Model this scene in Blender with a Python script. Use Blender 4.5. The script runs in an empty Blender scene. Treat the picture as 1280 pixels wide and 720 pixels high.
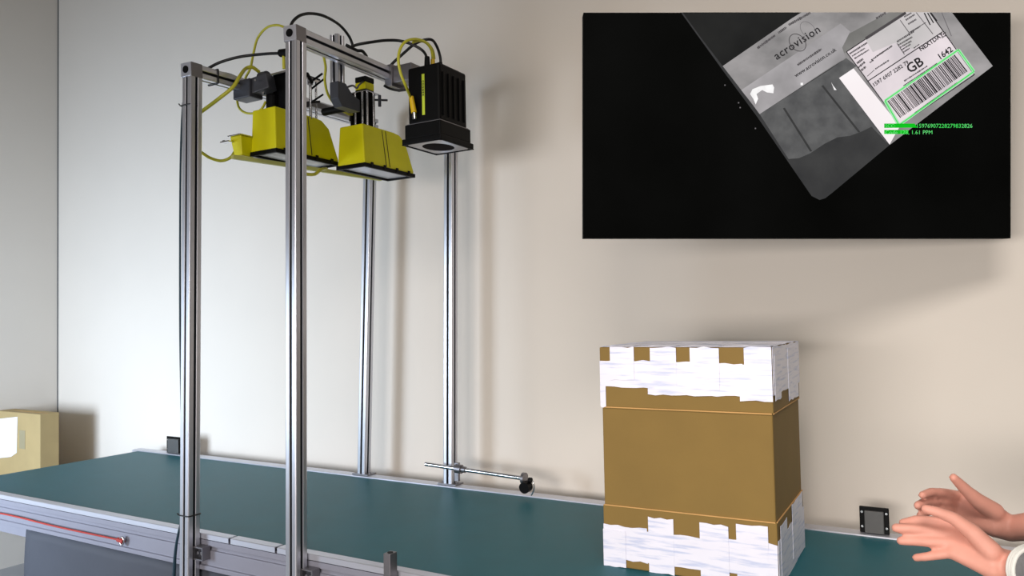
import bpy, bmesh, math, random
from mathutils import Vector, Matrix, noise
random.seed(7)
V = Vector
sc = bpy.context.scene
COL = sc.collection

# ------------------------------------------------------------------ camera
ZB = 0.75                      # belt height above the floor
CAMZ = ZB + 0.69
YAW, PITCH, ROLL, FPX = 0.534, 0.0359, -0.0199, 965.9
F = V((-math.sin(YAW)*math.cos(PITCH), math.cos(YAW)*math.cos(PITCH), math.sin(PITCH)))
R0 = F.cross(V((0, 0, 1))).normalized(); U0 = R0.cross(F)
R = R0*math.cos(ROLL) + U0*math.sin(ROLL)
U = -R0*math.sin(ROLL) + U0*math.cos(ROLL)
CP = V((0, 0, CAMZ))
cam = bpy.data.cameras.new('camera'); camo = bpy.data.objects.new('camera', cam); COL.objects.link(camo)
m = Matrix((R, U, -F)).transposed().to_4x4(); m.translation = CP; camo.matrix_world = m
cam.sensor_width = 36; cam.lens = FPX*36/1280; cam.clip_start = 0.05; cam.clip_end = 60
sc.camera = camo

# ------------------------------------------------------------------ world, lights, exposure
w = bpy.data.worlds.new('world'); sc.world = w; w.use_nodes = True
w.node_tree.nodes['Background'].inputs[0].default_value = (1.0, 0.93, 0.84, 1)
w.node_tree.nodes['Background'].inputs[1].default_value = 0.14
def area(name, loc, target, sx, sy, power, col, spread=180):
    l = bpy.data.lights.new(name, 'AREA'); l.shape = 'RECTANGLE'; l.size = sx; l.size_y = sy
    l.energy = power; l.color = col; l.spread = math.radians(spread)
    o = bpy.data.objects.new(name, l); COL.objects.link(o); o.location = loc
    o.rotation_euler = (V(target)-V(loc)).to_track_quat('-Z', 'Y').to_euler(); return o
area('window_light', (-3.75, -0.45, 1.15), (-4.1, 2.7, 0.85), 0.95, 0.9, 53, (0.71, 0.84, 1.0), 112)
area('room_light', (-0.7, -2.3, 1.30), (0.0, 2.7, 0.15), 3.2, 0.9, 48, (1.0, 0.925, 0.87), 94)
area('ceiling_lamp', (0.35, -0.35, 3.40), (-0.45, 2.3, 0.85), 1.3, 0.7, 12, (1.0, 0.93, 0.87), 78)
sc.view_settings.view_transform = 'Standard'; sc.view_settings.look = 'None'
sc.view_settings.gamma = 1; sc.view_settings.use_curve_mapping = False
sc.view_settings.exposure = 0.0

# ------------------------------------------------------------------ measuring helpers: where a sight line meets a real plane
def ray(u, v): return F + R*((u-640)/FPX) - U*((v-360)/FPX)
def AX(u, v, x): d = ray(u, v); return CP + d*(x/d.x)
def AY(u, v, y): d = ray(u, v); return CP + d*(y/d.y)
def AZ(u, v, z): d = ray(u, v); return CP + d*((z-CAMZ)/d.z)
def AD(u, v, dep): return CP + ray(u, v)*dep

# ------------------------------------------------------------------ materials
def lin(c): return tuple((x/12.92 if x <= 0.04045 else ((x+0.055)/1.055)**2.4) for x in [k/255 for k in c]) + (1,)
def mat(name, rgb, rough=0.6, metal=0.0, var=0.06, scale=8.0, bump=0.0, bscale=200.0, spec=0.5, coat=0.0, aniso=None, emit=None):
    mt = bpy.data.materials.new(name); mt.use_nodes = True
    nt = mt.node_tree; b = nt.nodes['Principled BSDF']
    b.inputs['Roughness'].default_value = rough; b.inputs['Metallic'].default_value = metal
    b.inputs['Specular IOR Level'].default_value = spec; b.inputs['Coat Weight'].default_value = coat
    c = lin(rgb)
    tc = nt.nodes.new('ShaderNodeTexCoord'); mp = nt.nodes.new('ShaderNodeMapping')
    nt.links.new(tc.outputs['Object'], mp.inputs[0])
    if aniso: mp.inputs['Scale'].default_value = aniso
    n = nt.nodes.new('ShaderNodeTexNoise'); n.inputs['Scale'].default_value = scale; n.inputs['Detail'].default_value = 4
    nt.links.new(mp.outputs[0], n.inputs['Vector'])
    r = nt.nodes.new('ShaderNodeValToRGB')
    r.color_ramp.elements[0].position = 0.3; r.color_ramp.elements[1].position = 0.7
    r.color_ramp.elements[0].color = tuple(k*(1-var) for k in c[:3])+(1,)
    r.color_ramp.elements[1].color = tuple(min(1, k*(1+var)) for k in c[:3])+(1,)
    nt.links.new(n.outputs[0], r.inputs[0]); nt.links.new(r.outputs[0], b.inputs['Base Color'])
    if bump:
        n2 = nt.nodes.new('ShaderNodeTexNoise'); n2.inputs['Scale'].default_value = bscale; n2.inputs['Detail'].default_value = 3
        nt.links.new(mp.outputs[0], n2.inputs['Vector'])
        bp = nt.nodes.new('ShaderNodeBump'); bp.inputs['Strength'].default_value = bump; bp.inputs['Distance'].default_value = 0.002
        nt.links.new(n2.outputs[0], bp.inputs['Height']); nt.links.new(bp.outputs[0], b.inputs['Normal'])
    if emit: b.inputs['Emission Color'].default_value = lin(emit); b.inputs['Emission Strength'].default_value = 1
    return mt
def screen_mat(name, rgb, var=0.12, scale=30.0, rgb2=None, aniso=None, detail=4):
    """glowing picture colour of the overlay panel"""
    mt = bpy.data.materials.new(name); mt.use_nodes = True; nt = mt.node_tree
    nt.nodes.remove(nt.nodes['Principled BSDF'])
    out = nt.nodes['Material Output']; e = nt.nodes.new('ShaderNodeEmission')
    tc = nt.nodes.new('ShaderNodeTexCoord'); mp = nt.nodes.new('ShaderNodeMapping'); nt.links.new(tc.outputs['Object'], mp.inputs[0])
    if aniso: mp.inputs['Scale'].default_value = aniso
    n = nt.nodes.new('ShaderNodeTexNoise'); n.inputs['Scale'].default_value = scale; n.inputs['Detail'].default_value = detail
    nt.links.new(mp.outputs[0], n.inputs['Vector'])
    r = nt.nodes.new('ShaderNodeValToRGB'); c = lin(rgb); c2 = lin(rgb2) if rgb2 else None
    r.color_ramp.elements[0].position = 0.3; r.color_ramp.elements[1].position = 0.7
    r.color_ramp.elements[0].color = c if c2 else tuple(k*(1-var) for k in c[:3])+(1,)
    r.color_ramp.elements[1].color = c2 if c2 else tuple(k*(1+var) for k in c[:3])+(1,)
    nt.links.new(n.outputs[0], r.inputs[0]); nt.links.new(r.outputs[0], e.inputs[0]); nt.links.new(e.outputs[0], out.inputs[0])
    return mt
M = dict(
    wall=mat('painted_wall', (226, 218, 208), 0.85, var=0.012, scale=2.5, bump=0.08, bscale=260),
    floor=mat('grey_floor', (168, 168, 170), 0.5, var=0.05, scale=5),
    ceil=mat('ceiling_paint', (215, 210, 200), 0.9, var=0.02),
    belt=mat('green_belt', (0, 92, 104), 0.46, var=0.04, scale=14, bump=0.12, bscale=700, spec=0.22),
    alu=mat('anodised_aluminium', (206, 208, 216), 0.33, 0.82, var=0.03, scale=20, aniso=(1, 1, .05)),
    alud=mat('dull_aluminium', (138, 136, 140), 0.42, 0.9, var=0.05, scale=20),
    rail=mat('rail_aluminium', (206, 208, 218), 0.42, 0.75, var=0.03, scale=6),
    railp=mat('rail_face_paint', (140, 140, 152), 0.5, 0.3, var=0.03, scale=6),
    steel=mat('polished_steel', (205, 205, 208), 0.2, 1.0, var=0.03),
    slot=mat('slot_shade_grey', (60, 64, 72), 0.5, 0.2, var=0.03),
    black=mat('black_plastic', (9, 9, 10), 0.5, var=0.1, scale=30, spec=0.13),
    face=mat('reflector_face', (82, 82, 82), 0.4, var=0.05, scale=60), dgrey=mat('dark_grey_bracket', (72, 74, 82), 0.45, 0.3, var=0.08, scale=30),
    yellow=mat('yellow_housing', (214, 208, 5), 0.45, var=0.05, scale=12, spec=0.4),
    ystrip=mat('pale_yellow_strip', (190, 190, 110), 0.5, var=0.05),
    ycable=mat('yellow_cable_sheath', (196, 192, 52), 0.4, var=0.08, scale=60),
    yconn=mat('orange_yellow_connector', (226, 186, 20), 0.4, var=0.05),
    bcable=mat('black_cable_sheath', (14, 14, 16), 0.4, var=0.1, scale=60),
    hose=mat('teal_hose_sheath', (16, 48, 62), 0.4, var=0.1, scale=40),
    glass=mat('frosted_diffuser', (215, 216, 222), 0.25, var=0.02),
    ring=mat('silvered_ring', (170, 166, 166), 0.35, 0.6, var=0.06, scale=40),
    lens=mat('dark_lens_glass', (18, 10, 12), 0.8, var=0.2, spec=0.05),
    cloth=mat('grey_vinyl_skirt', (62, 65, 74), 0.7, var=0.06, scale=7, bump=0.3, bscale=30),
    red=mat('red_cord', (168, 50, 40), 0.6, var=0.1, scale=50),
    card=mat('brown_cardboard', (132, 106, 52), 0.8, var=0.05, scale=7, bump=0.1, bscale=120),
    cardin=mat('cardboard_edge', (205, 160, 100), 0.85, var=0.05),
    card2=mat('pale_cardboard', (180, 158, 112), 0.85, var=0.07, scale=6),
    paper=mat('white_paper', (238, 240, 250), 0.7, var=0.02),
    skin=mat('skin', (216, 152, 134), 0.55, var=0.07, scale=22, bump=0.1, bscale=300),
    sweater=mat('grey_knit', (128, 128, 130), 0.9, var=0.1, scale=60, bump=0.4, bscale=500),
    cuff=mat('off_white_cuff', (222, 222, 216), 0.85, var=0.05, scale=60, bump=0.3, bscale=500),
    denim=mat('dark_trousers', (42, 48, 62), 0.9, var=0.15, scale=50),
    hair=mat('brown_hair', (62, 44, 30), 0.7, var=0.2, scale=90),
    shoe=mat('dark_leather', (34, 28, 26), 0.5, var=0.1),
    eye=mat('eye_white', (235, 232, 228), 0.2, var=0.01),
    lip=mat('lip', (176, 100, 90), 0.5, var=0.04),
    lime=mat('lime_label', (196, 214, 60), 0.5, var=0.03),
    ink=mat('dark_ink', (24, 26, 20), 0.6, var=0.02),
)
def tape_material():
    mt = mat('printed_white_tape', (232, 232, 246), 0.4, var=0.02, scale=14, bump=0.25, bscale=25)
    nt = mt.node_tree; b = nt.nodes['Principled BSDF']
    old = b.inputs['Base Color'].links[0].from_socket
    tc = nt.nodes.new('ShaderNodeTexCoord'); mp = nt.nodes.new('ShaderNodeMapping'); mp.inputs['Scale'].default_value = (6, 6, 60)
    n = nt.nodes.new('ShaderNodeTexNoise'); n.inputs['Scale'].default_value = 2.0; n.inputs['Detail'].default_value = 3
    r = nt.nodes.new('ShaderNodeValToRGB'); r.color_ramp.elements[0].position = .50; r.color_ramp.elements[1].position = .68
    mx = nt.nodes.new('ShaderNodeMix'); mx.data_type = 'RGBA'
    nt.links.new(tc.outputs['Object'], mp.inputs[0]); nt.links.new(mp.outputs[0], n.inputs['Vector']); nt.links.new(n.outputs[0], r.inputs[0])
    nt.links.new(r.outputs[0], mx.inputs[0]); nt.links.new(old, mx.inputs[6]); mx.inputs[7].default_value = lin((196, 204, 232))
    nt.links.new(mx.outputs[2], b.inputs['Base Color']); return mt
M['tape'] = tape_material()

# ------------------------------------------------------------------ mesh helpers
def frame_for(ax, up=V((0, 0, 1))):
    ax = ax.normalized()
    if abs(ax.dot(up)) > .95: up = V((0, 1, 0))
    s = up.cross(ax).normalized(); return s, ax.cross(s)
class MB:
    def __init__(self): self.v = []; self.f = []; self.mi = []
    def add(self, vs, fs, k=0):
        o = len(self.v); self.v += [V(p) for p in vs]; self.f += [[i+o for i in f] for f in fs]; self.mi += [k]*len(fs); return self
    def box(self, c, s, rot=None, k=0):
        c = V(c); rot = rot or Matrix.Identity(3); P = []
        for x in (-.5, .5):
            for y in (-.5, .5):
                for z in (-.5, .5): P.append(c + rot @ V((x*s[0], y*s[1], z*s[2])))
        return self.add(P, [(0, 1, 3, 2), (4, 6, 7, 5), (0, 4, 5, 1), (2, 3, 7, 6), (0, 2, 6, 4), (1, 5, 7, 3)], k)
    def b2(self, a, b, k=0):      # box from two corners
        a = V(a); b = V(b); return self.box((a+b)/2, [abs(b[i]-a[i]) for i in range(3)], None, k)
    def prism(self, poly, a, b, s=None, t=None, k=0):   # 2D outline swept from a to b
        a = V(a); b = V(b)
        if s is None: s, t = frame_for(b-a)
        n = len(poly)
        P = [a+s*p[0]+t*p[1] for p in poly]+[b+s*p[0]+t*p[1] for p in poly]
        return self.add(P, [[i, (i+1) % n, (i+1) % n+n, i+n] for i in range(n)]+[list(range(n))[::-1], list(range(n, 2*n))], k)
    def cyl(self, a, b, r, r2=None, seg=16, k=0):
        r2 = r if r2 is None else r2; a = V(a); b = V(b); s, t = frame_for(b-a); P = []
        for c, rr in ((a, r), (b, r2)):
            for i in range(seg):
                an = 2*math.pi*i/seg; P.append(c+(s*math.cos(an)+t*math.sin(an))*rr)
        return self.add(P, [[i, (i+1) % seg, (i+1) % seg+seg, i+seg] for i in range(seg)]+[list(range(seg))[::-1], list(range(seg, 2*seg))], k)
    def tube(self, pts, r, seg=10, sub=8, k=0, closed=False):
        pts = [V(p) for p in pts]; path = []
        n = len(pts)
        rng = n if closed else n-1
        for i in range(rng):
            if closed: p0, p1, p2, p3 = pts[i-1], pts[i], pts[(i+1) % n], pts[(i+2) % n]
            else: p0 = pts[max(i-1, 0)]; p1 = pts[i]; p2 = pts[i+1]; p3 = pts[min(i+2, n-1)]
            for q in range(sub):
                t = q/sub
                path.append(.5*((2*p1)+(-p0+p2)*t+(2*p0-5*p1+4*p2-p3)*t*t+(-p0+3*p1-3*p2+p3)*t**3))
        if not closed: path.append(pts[-1])
        P = []; N = len(path); s = None
        for i, c in enumerate(path):
            d = (path[(i+1) % N]-path[i-1]) if closed else (path[min(i+1, N-1)]-path[max(i-1, 0)])
            d.normalize()
            if s is None: s, t = frame_for(d)
            else:
                s = (s-d*s.dot(d)).normalized(); t = d.cross(s)
            rr = r(i/(N-1)) if callable(r) else r
            for j in range(seg):
                an = 2*math.pi*j/seg; P.append(c+(s*math.cos(an)+t*math.sin(an))*rr)
        fs = []
        for i in range(N if closed else N-1):
            for j in range(seg):
                i2 = (i+1) % N; fs.append([i*seg+j, i*seg+(j+1) % seg, i2*seg+(j+1) % seg, i2*seg+j])
        if not closed: fs += [list(range(seg))[::-1], [(N-1)*seg+j for j in range(seg)]]
        return self.add(P, fs, k)
    def sphere(self, c, r, k=0, nu=14, nv=9, sc3=(1, 1, 1)):
        c = V(c); P = [c+V((0, 0, r*sc3[2]))]; fs = []
        for i in range(1, nv):
            th = math.pi*i/nv
            for j in range(nu):
                ph = 2*math.pi*j/nu
                P.append(c+V((math.sin(th)*math.cos(ph)*r*sc3[0], math.sin(th)*math.sin(ph)*r*sc3[1], math.cos(th)*r*sc3[2])))
        P.append(c-V((0, 0, r*sc3[2]))); L = len(P)-1
        for j in range(nu):
            fs.append([0, 1+j, 1+(j+1) % nu]); fs.append([L, 1+(nv-2)*nu+(j+1) % nu, 1+(nv-2)*nu+j])
            for i in range(nv-2): fs.append([1+i*nu+j, 1+(i+1)*nu+j, 1+(i+1)*nu+(j+1) % nu, 1+i*nu+(j+1) % nu])
        return self.add(P, fs, k)
    def mesh(self, name, mats, smooth=False):
        me = bpy.data.meshes.new(name); me.from_pydata([tuple(p) for p in self.v], [], self.f)
        for mm in (mats if isinstance(mats, (list, tuple)) else [mats]): me.materials.append(mm)
        for p, k in zip(me.polygons, self.mi): p.material_index = k; p.use_smooth = smooth
        bm = bmesh.new(); bm.from_mesh(me); bmesh.ops.recalc_face_normals(bm, faces=bm.faces); bm.to_mesh(me); bm.free()
        me.update(); return me
    def build(self, name, mats, parent=None, smooth=False, bevel=0.0, **props):
        ob = bpy.data.objects.new(name, None if False else self.mesh(name, mats, smooth)); COL.objects.link(ob)
        if bevel:
            md = ob.modifiers.new('bevel', 'BEVEL'); md.width = bevel; md.segments = 2; md.limit_method = 'ANGLE'; md.harden_normals = False
        if smooth:
            try: ob.data.set_sharp_from_angle(angle=math.radians(40))
            except Exception: pass
        if parent: attach(ob, parent)
        for a, b in props.items(): ob[a] = b
        return ob
def attach(o, parent):
    o.parent = parent; o.matrix_parent_inverse = Matrix.Translation(-world_loc(parent))
def world_loc(o):
    v = V(o.location)
    return v if o.parent is None else v + V(o.matrix_parent_inverse.translation) + world_loc(o.parent)
def thing(name, loc, label, cat, group=None):
    o = bpy.data.objects.new(name, None); COL.objects.link(o); o.location = loc; o.empty_display_size = .05
    o['label'] = label; o['category'] = cat
    if group: o['group'] = group
    return o
def tag(o, label, cat, group=None):
    o['label'] = label; o['category'] = cat
    if group: o['group'] = group
    return o

# ================================================================== THE SETTING
YW, XL = 2.76, -4.99
MB().b2((XL-.12, YW, 0), (3.2, YW+.12, 4.0)).build('wall_back', M['wall'], kind='structure')
MB().b2((XL-.12, -2.6, 0), (XL, YW, 4.0)).build('wall_left', M['wall'], kind='structure')
MB().b2((XL-.12, -2.6, -.1), (3.2, YW+.12, 0)).build('floor', M['floor'], kind='structure')
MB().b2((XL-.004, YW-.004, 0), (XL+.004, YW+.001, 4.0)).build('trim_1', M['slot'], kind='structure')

# ================================================================== CONVEYOR
BY0, BY1, BX0, BX1 = 1.697, 2.575, -3.92, 1.9
conv = thing('conveyor', (-1.0, 2.1, 0), 'long belt conveyor with dark green belt and aluminium side rails', 'conveyor')
be = MB()
be.b2((BX0+.03, BY0, ZB-.012), (BX1-.03, BY1, ZB))
be.cyl((BX0+.035, BY0, ZB-.034), (BX0+.035, BY1, ZB-.034), .034, seg=24)
be.cyl((BX1-.035, BY0, ZB-.034), (BX1-.035, BY1, ZB-.034), .034, seg=24)
be.b2((BX0+.03, BY0, ZB-.068), (BX1-.03, BY1, ZB-.060))
be.build('belt', M['belt'], conv)
# front rail: stepped aluminium extrusion, outline in (y, z)
def sweep_x(mb, poly, x0, x1, k=0):
    mb.prism(poly, (x0, 0, 0), (x1, 0, 0), V((0, 1, 0)), V((0, 0, 1)), k)
y = BY0-.002
fr = [(y, ZB+.001), (y-.012, ZB+.003), (y-.012, ZB-.010), (y-.016, ZB-.016), (y-.030, ZB-.016), (y-.030, ZB-.034), (y-.024, ZB-.036), (y-.024, ZB-.046),
      (y-.030, ZB-.048), (y-.030, ZB-.094), (y-.037, ZB-.096), (y-.037, ZB-.110), (y-.020, ZB-.112), (y-.020, ZB-.150), (y, ZB-.150)]
a = MB(); sweep_x(a, fr, BX0-.02, BX1+.02); a.build('front_rail', M['railp'], conv, bevel=.001)
# bright top cover strips, laid end to end
for x0, x1 in ((BX0-.02, -2.045), (-2.035, -1.836), (-1.826, BX1+.02)):
    a = MB(); sweep_x(a, [(y, ZB+.0015), (y, ZB+.0045), (y-.030, ZB+.0045), (y-.032, ZB+.003), (y-.032, ZB-.013), (y-.0305, ZB-.013), (y-.0305, ZB+.0015)], x0, x1)
    a.build('cover_strip', M['rail'], conv)
y = BY1+.002
a = MB(); sweep_x(a, [(y, ZB-.15), (y, ZB+.004), (y+.012, ZB+.006), (y+.05, ZB+.006), (y+.05, ZB-.15)], BX0-.02, BX1+.02); a.build('back_rail', M['rail'], conv, bevel=.001)
a = MB(); a.b2((BX0-.045, BY0-.03, ZB-.15), (BX0-.015, BY1+.05, ZB-.02)); a.build('end_plate', M['railp'], conv, bevel=.002)
for x in (-3.1, -.9, 1.6):
    for yy in (BY0+.03, BY1-.01):
        a = MB(); a.b2((x-.022, yy-.022, .02), (x+.022, yy+.022, ZB-.15)); l = a.build('leg', M['alud'], conv, bevel=.002)
        a = MB(); a.cyl((x, yy, 0), (x, yy, .02), .035, .03); a.build('foot', M['black'], l, True)
# red pull cord along the rail, on an eyelet at each end
rc = thing('pull_cord', AY(0, 642, 1.655), 'red safety pull cord stretched along the grey front rail', 'cord')
p0 = AY(-60, 635, 1.650); p1 = AY(2, 642, 1.650); p2 = AY(150, 675, 1.650)
MB().tube([p0, p1, (p1+p2)/2+V((0, 0, -.003)), p2], .0032).build('cord', M['red'], rc, True)
a = MB(); a.cyl(p2+V((-.012, 0, 0)), p2+V((.02, 0, -.003)), .0075, seg=12); a.build('crimp_sleeve', M['red'], rc, True)
a = MB(); a.tube([p2+V((.01, 0, .012)), p2+V((.022, 0, .002)), p2+V((.012, 0, -.016)), p2+V((-.002, 0, -.004))], .0035, closed=True)
a.cyl(p2+V((.01, .0, 0)), p2+V((.01, .034, 0)), .004); a.build('eyelet', M['steel'], rc, True, label='shiny steel eyelet')
# grey vinyl skirt hung under the rail
sk = MB(); NX, NZ = 90, 14; P = []
xa, xb = AY(31, 657, 1.665).x, 0.6
for i in range(NX+1):
    for j in range(NZ+1):
        x = xa+(xb-xa)*i/NX; z = ZB-.112-(.56)*j/NZ
        P.append(V((x, 1.672-.010*math.sin(x*21+j*.1)*(j/NZ)**.6-.012*noise.noise(V((x*3, j*.2, 0))), z)))
fs = [[i*(NZ+1)+j, (i+1)*(NZ+1)+j, (i+1)*(NZ+1)+j+1, i*(NZ+1)+j+1] for i in range(NX) for j in range(NZ)]
sk.add(P, fs); so = sk.build('skirt', M['cloth'], None, True)
tag(so, 'grey vinyl skirt hanging below the front rail of the conveyor', 'skirt')
md = so.modifiers.new('solid', 'SOLIDIFY'); md.thickness = .002

# ================================================================== GANTRY of slotted profiles
def slot_outline(w, g=.0088, d=.012, r=.004):
    h = w/2; q = [(h-r, h), (h-r*.3, h-r*.3), (h, h-r), (h, g/2+.0015), (h-.0015, g/2), (h-d, g/2), (h-d, -g/2), (h-.0015, -g/2), (h, -g/2-.0015), (h, -h+r)]
    P = []
    q = q[2:]
    for k in range(4):
        an = -k*math.pi/2; c, s = math.cos(an), math.sin(an)
        P += [(x*c-y_*s, x*s+y_*c) for x, y_ in [(h-r*.3, h-r*.3)]+q]
    return P
PW = .045
def profile(name, a, b, parent, w=PW, mt='alu', up=None):
    a = V(a); b = V(b); s, t = frame_for(b-a)
    if up is not None: s, t = up
    mb = MB(); ol = slot_outline(w); mb.prism(ol, a, b, s, t); h = w/2
    n = len(ol)
    for i in range(n):      # slot walls and floor coloured dark, groove shade painted in
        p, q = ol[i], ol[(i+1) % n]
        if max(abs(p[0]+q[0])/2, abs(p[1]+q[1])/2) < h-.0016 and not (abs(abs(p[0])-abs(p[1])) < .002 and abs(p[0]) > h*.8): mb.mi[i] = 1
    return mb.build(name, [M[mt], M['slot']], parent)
gan = thing('gantry_frame', (-2.0, 2.13, 0), 'tall gantry of four slotted aluminium posts and two crossbars over belt', 'frame')
T1, T2, T3, T4 = ZB+1.537, ZB+1.560, ZB+1.575, ZB+1.605
posts = [  # top px, bottom px, plane y, z top, z bottom
    ((240.5, 100), (237, 700), 1.637, T1-PW, 0.0), ((370, 60), (370.5, 700), 1.637, T2-PW, 0.0)]
tops = []
XV = (V((1, 0, 0)), V((0, 1, 0)))
for tp, bp, py, zt, zb in posts:
    A_ = AY(*tp, py); B_ = AY(*bp, py); k = (B_-A_)/(B_.z-A_.z)
    top = A_+k*(zt-A_.z); bot = A_+k*(zb-A_.z); tops.append(top)
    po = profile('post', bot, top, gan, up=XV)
    # angle clamp that ties the post to the rail, two bolts
    cz = ZB-.052; c = A_+k*(cz-A_.z)
    mb = MB(); x0 = c.x+PW/2
    for a_, b_ in (((x0-.001, 1.634, cz+.017), (x0+.044, 1.664, cz+.021)), ((x0-.001, 1.634, cz-.021), (x0+.044, 1.664, cz-.017)), ((x0+.040, 1.634, cz-.017), (x0+.044, 1.664, cz+.017)), ((x0-.001, 1.634, cz-.017), (x0+.002, 1.664, cz+.017))): mb.b2(a_, b_)
    br = mb.build('clamp_bracket', M['alud'], gan)
    MB().b2((x0+.002, 1.652, cz-.017), (x0+.040, 1.664, cz+.017)).build('bracket_web', M['dgrey'], br)
    for dx in (.014, .030):
        MB().cyl((x0+dx, 1.651, cz), (x0+dx, 1.640, cz), .0055, seg=6).build('bolt', M['steel'], br)
for tp, bp, py, zt in (((462, 240), (455, 594), 2.612, T3-PW), ((563.5, 210), (563, 606), 2.612, T4-PW)):
    A_ = AY(*tp, py); B_ = AY(*bp, py); k = (B_-A_)/(B_.z-A_.z)
    top = A_+k*(zt-A_.z); bot = A_+k*(ZB+.006-A_.z); tops.append(top)
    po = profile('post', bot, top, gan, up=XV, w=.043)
    mb = MB(); mb.b2((bot.x-.045, bot.y-.028, ZB+.006), (bot.x+.045, bot.y+.03, ZB+.012))
    mb.cyl((bot.x-.034, bot.y, ZB+.012), (bot.x-.034, bot.y, ZB+.017), .006); mb.cyl((bot.x+.034, bot.y, ZB+.012), (bot.x+.034, bot.y, ZB+.017), .006)
    mb.build('foot_flange', M['alud'], gan, bevel=.001)
def crossbar(ta, tb):
    a = V((ta.x, ta.y-PW/2, ta.z+PW/2)); b = V((tb.x, tb.y+PW/2, tb.z+PW/2))
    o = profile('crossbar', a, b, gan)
    d = (b-a).normalized()
    c = a-d*.001
    s, t = frame_for(d)
    mb = MB(); mb.box(a-d*.0015, (PW, .003, PW), Matrix((s, d, t)).transposed()); e = mb.build('end_cap', M['rail'], o, bevel=.001)
    mb = MB(); mb.cyl(a-d*.002, a-d*.005, .012, seg=20); mb.build('cap_plug', M['black'], o, True, label='round black plug')
    # solid corner joint block where bar meets post
    mb = MB(); mb.box(a+d*(PW/2), (PW+.002, PW, PW+.002), Matrix((s, d, t)).transposed()); mb.build('corner_block', M['alud'], o, bevel=.001)
    return a, b
bar1 = crossbar(tops[0], tops[2]); bar2 = crossbar(tops[1], tops[3])
def on1(t): return bar1[0].lerp(bar1[1], t)
def on2(t): return bar2[0].lerp(bar2[1], t)
# vertical stub profile fixed behind bar 2 with its angled dark plate
sx = -1.778
st0 = AX(422, 106, sx); st1 = AX(424, 46, sx)
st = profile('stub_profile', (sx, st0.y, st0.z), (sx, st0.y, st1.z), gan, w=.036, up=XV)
pl = AX(428, 116, sx)
mb = MB(); yy = st0.y
q = [(yy-.020, st0.z+.005), (yy+.018, st0.z+.005), (yy+.05, st0.z-.025), (yy+.085, st0.z-.035), (yy+.085, st0.z-.075), (yy-.0, st0.z-.075), (yy-.020, st0.z-.05)]
mb.prism(q, (sx-.016, 0, 0), (sx+.02, 0, 0), V((0, 1, 0)), V((0, 0, 1))); mb.build('angle_plate', M['dgrey'], gan, bevel=.001, label='dark grey angled plate under the stub')
a_, b_ = V((sx, yy+.06, st0.z-.06)), V((-1.90, yy+.06, st0.z-.06))
MB().cyl(a_, b_, .013).build('clamp_rod', M['black'], gan, True)
# square joint plate at the far end of bar 2, where the black camera hangs
jp = AX(493, 97, -1.745)
MB().b2((-1.757, jp.y-.040, jp.z-.042), (-1.725, jp.y+.040, jp.z+.036)).build('joint_plate', M['alud'], gan, bevel=.002)

# ================================================================== HOODED YELLOW SCANNERS
def hood(loc, n, lx, ly, ztop, label, inset, tip, chamf):
    """loc = near bottom corner of the hood (x max, y min); extends -x and +y"""
    t = thing('hooded_scanner', (n.x-lx/2, n.y+ly/2, n.z), label, 'scanner')
    x1, y0, z0 = n.x, n.y, n.z
    fw, fh = .012, .014
    mb = MB()      # black bottom frame ring
    X0, X1, Y0, Y1 = x1-lx-.004, x1+.004, y0-.004, y0+ly+.004
    for a, b in (((X0, Y0), (X1, Y0+fw)), ((X0, Y1-fw), (X1, Y1)), ((X0, Y0+fw), (X0+fw, Y1-fw)), ((X1-fw, Y0+fw), (X1, Y1-fw))):
        mb.b2((a[0], a[1], z0-fh), (b[0], b[1], z0))
    fo = mb.build('bottom_frame', M['black'], t, bevel=.001)
    for i in range(4):
        yy = y0+ly*(.12+.25*i)
        MB().b2((X1-.001, yy-.006, z0-.010), (X1+.003, yy+.006, z0+.006)).build('clip', M['black'], fo, bevel=.0005)
    MB().b2((X0+fw-.001, Y0+fw-.001, z0-.007), (X1-fw+.001, Y1-fw+.001, z0-.004)).build('window_pane', M['glass'], t, label='pale frosted window')
    # hood shell: near block with upright sides, chamfered top, far side sloping
    H_ = ztop-z0
    prof = [(y0, z0), (y0+inset*.2, z0+H_), (y0+ly*.62, z0+H_), (y0+ly*(.62+.5*(tip-.62)), z0+H_*.97), (y0+ly*tip, z0+H_*.80), (y0+ly, z0+.010), (y0+ly, z0)]
    mb = MB(); P = []; k = len(prof)
    for (yy, zz) in prof:
        f = (zz-z0)/H_
        P.append(V((x1-lx+chamf*f, yy, zz)))
    for (yy, zz) in prof:
        f = (zz-z0)/H_
        P.append(V((x1-chamf*f, yy, zz)))
    mb.add(P, [[i, (i+1) % k, (i+1) % k+k, i+k] for i in range(k)]+[list(range(k)), list(range(k, 2*k))])
    sh = mb.build('hood_shell', M['yellow'], t, bevel=.004)
    # pressed seam line down the long side
    for fy in (.42, .49) if lx > .125 else (.55,):
        mb = MB(); yb = y0+ly*fy
        mb.prism([(-.0012, -.0012), (.0012, -.0012), (.0012, .0012), (-.0012, .0012)], (x1+.0002, yb, z0+.004), (x1-chamf+.0002, yb-.012, ztop-.006))
        mb.build('seam', M['ink'], sh)
    return t
n1 = AX(345, 185, -1.99); n1t = AY(343, 132, n1.y)
s1 = hood(None, n1, .122, .30, n1t.z, 'yellow hooded scanner nearer the left post, half hidden by second post', .01, .86, .006)
n2 = AX(456, 203, -1.85); n2t = AY(451, 154, n2.y)
s2 = hood(None, n2, .131, .285, n2t.z, 'yellow hooded scanner with upright steel rods, beside the black camera', .01, .86, .010)
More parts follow.
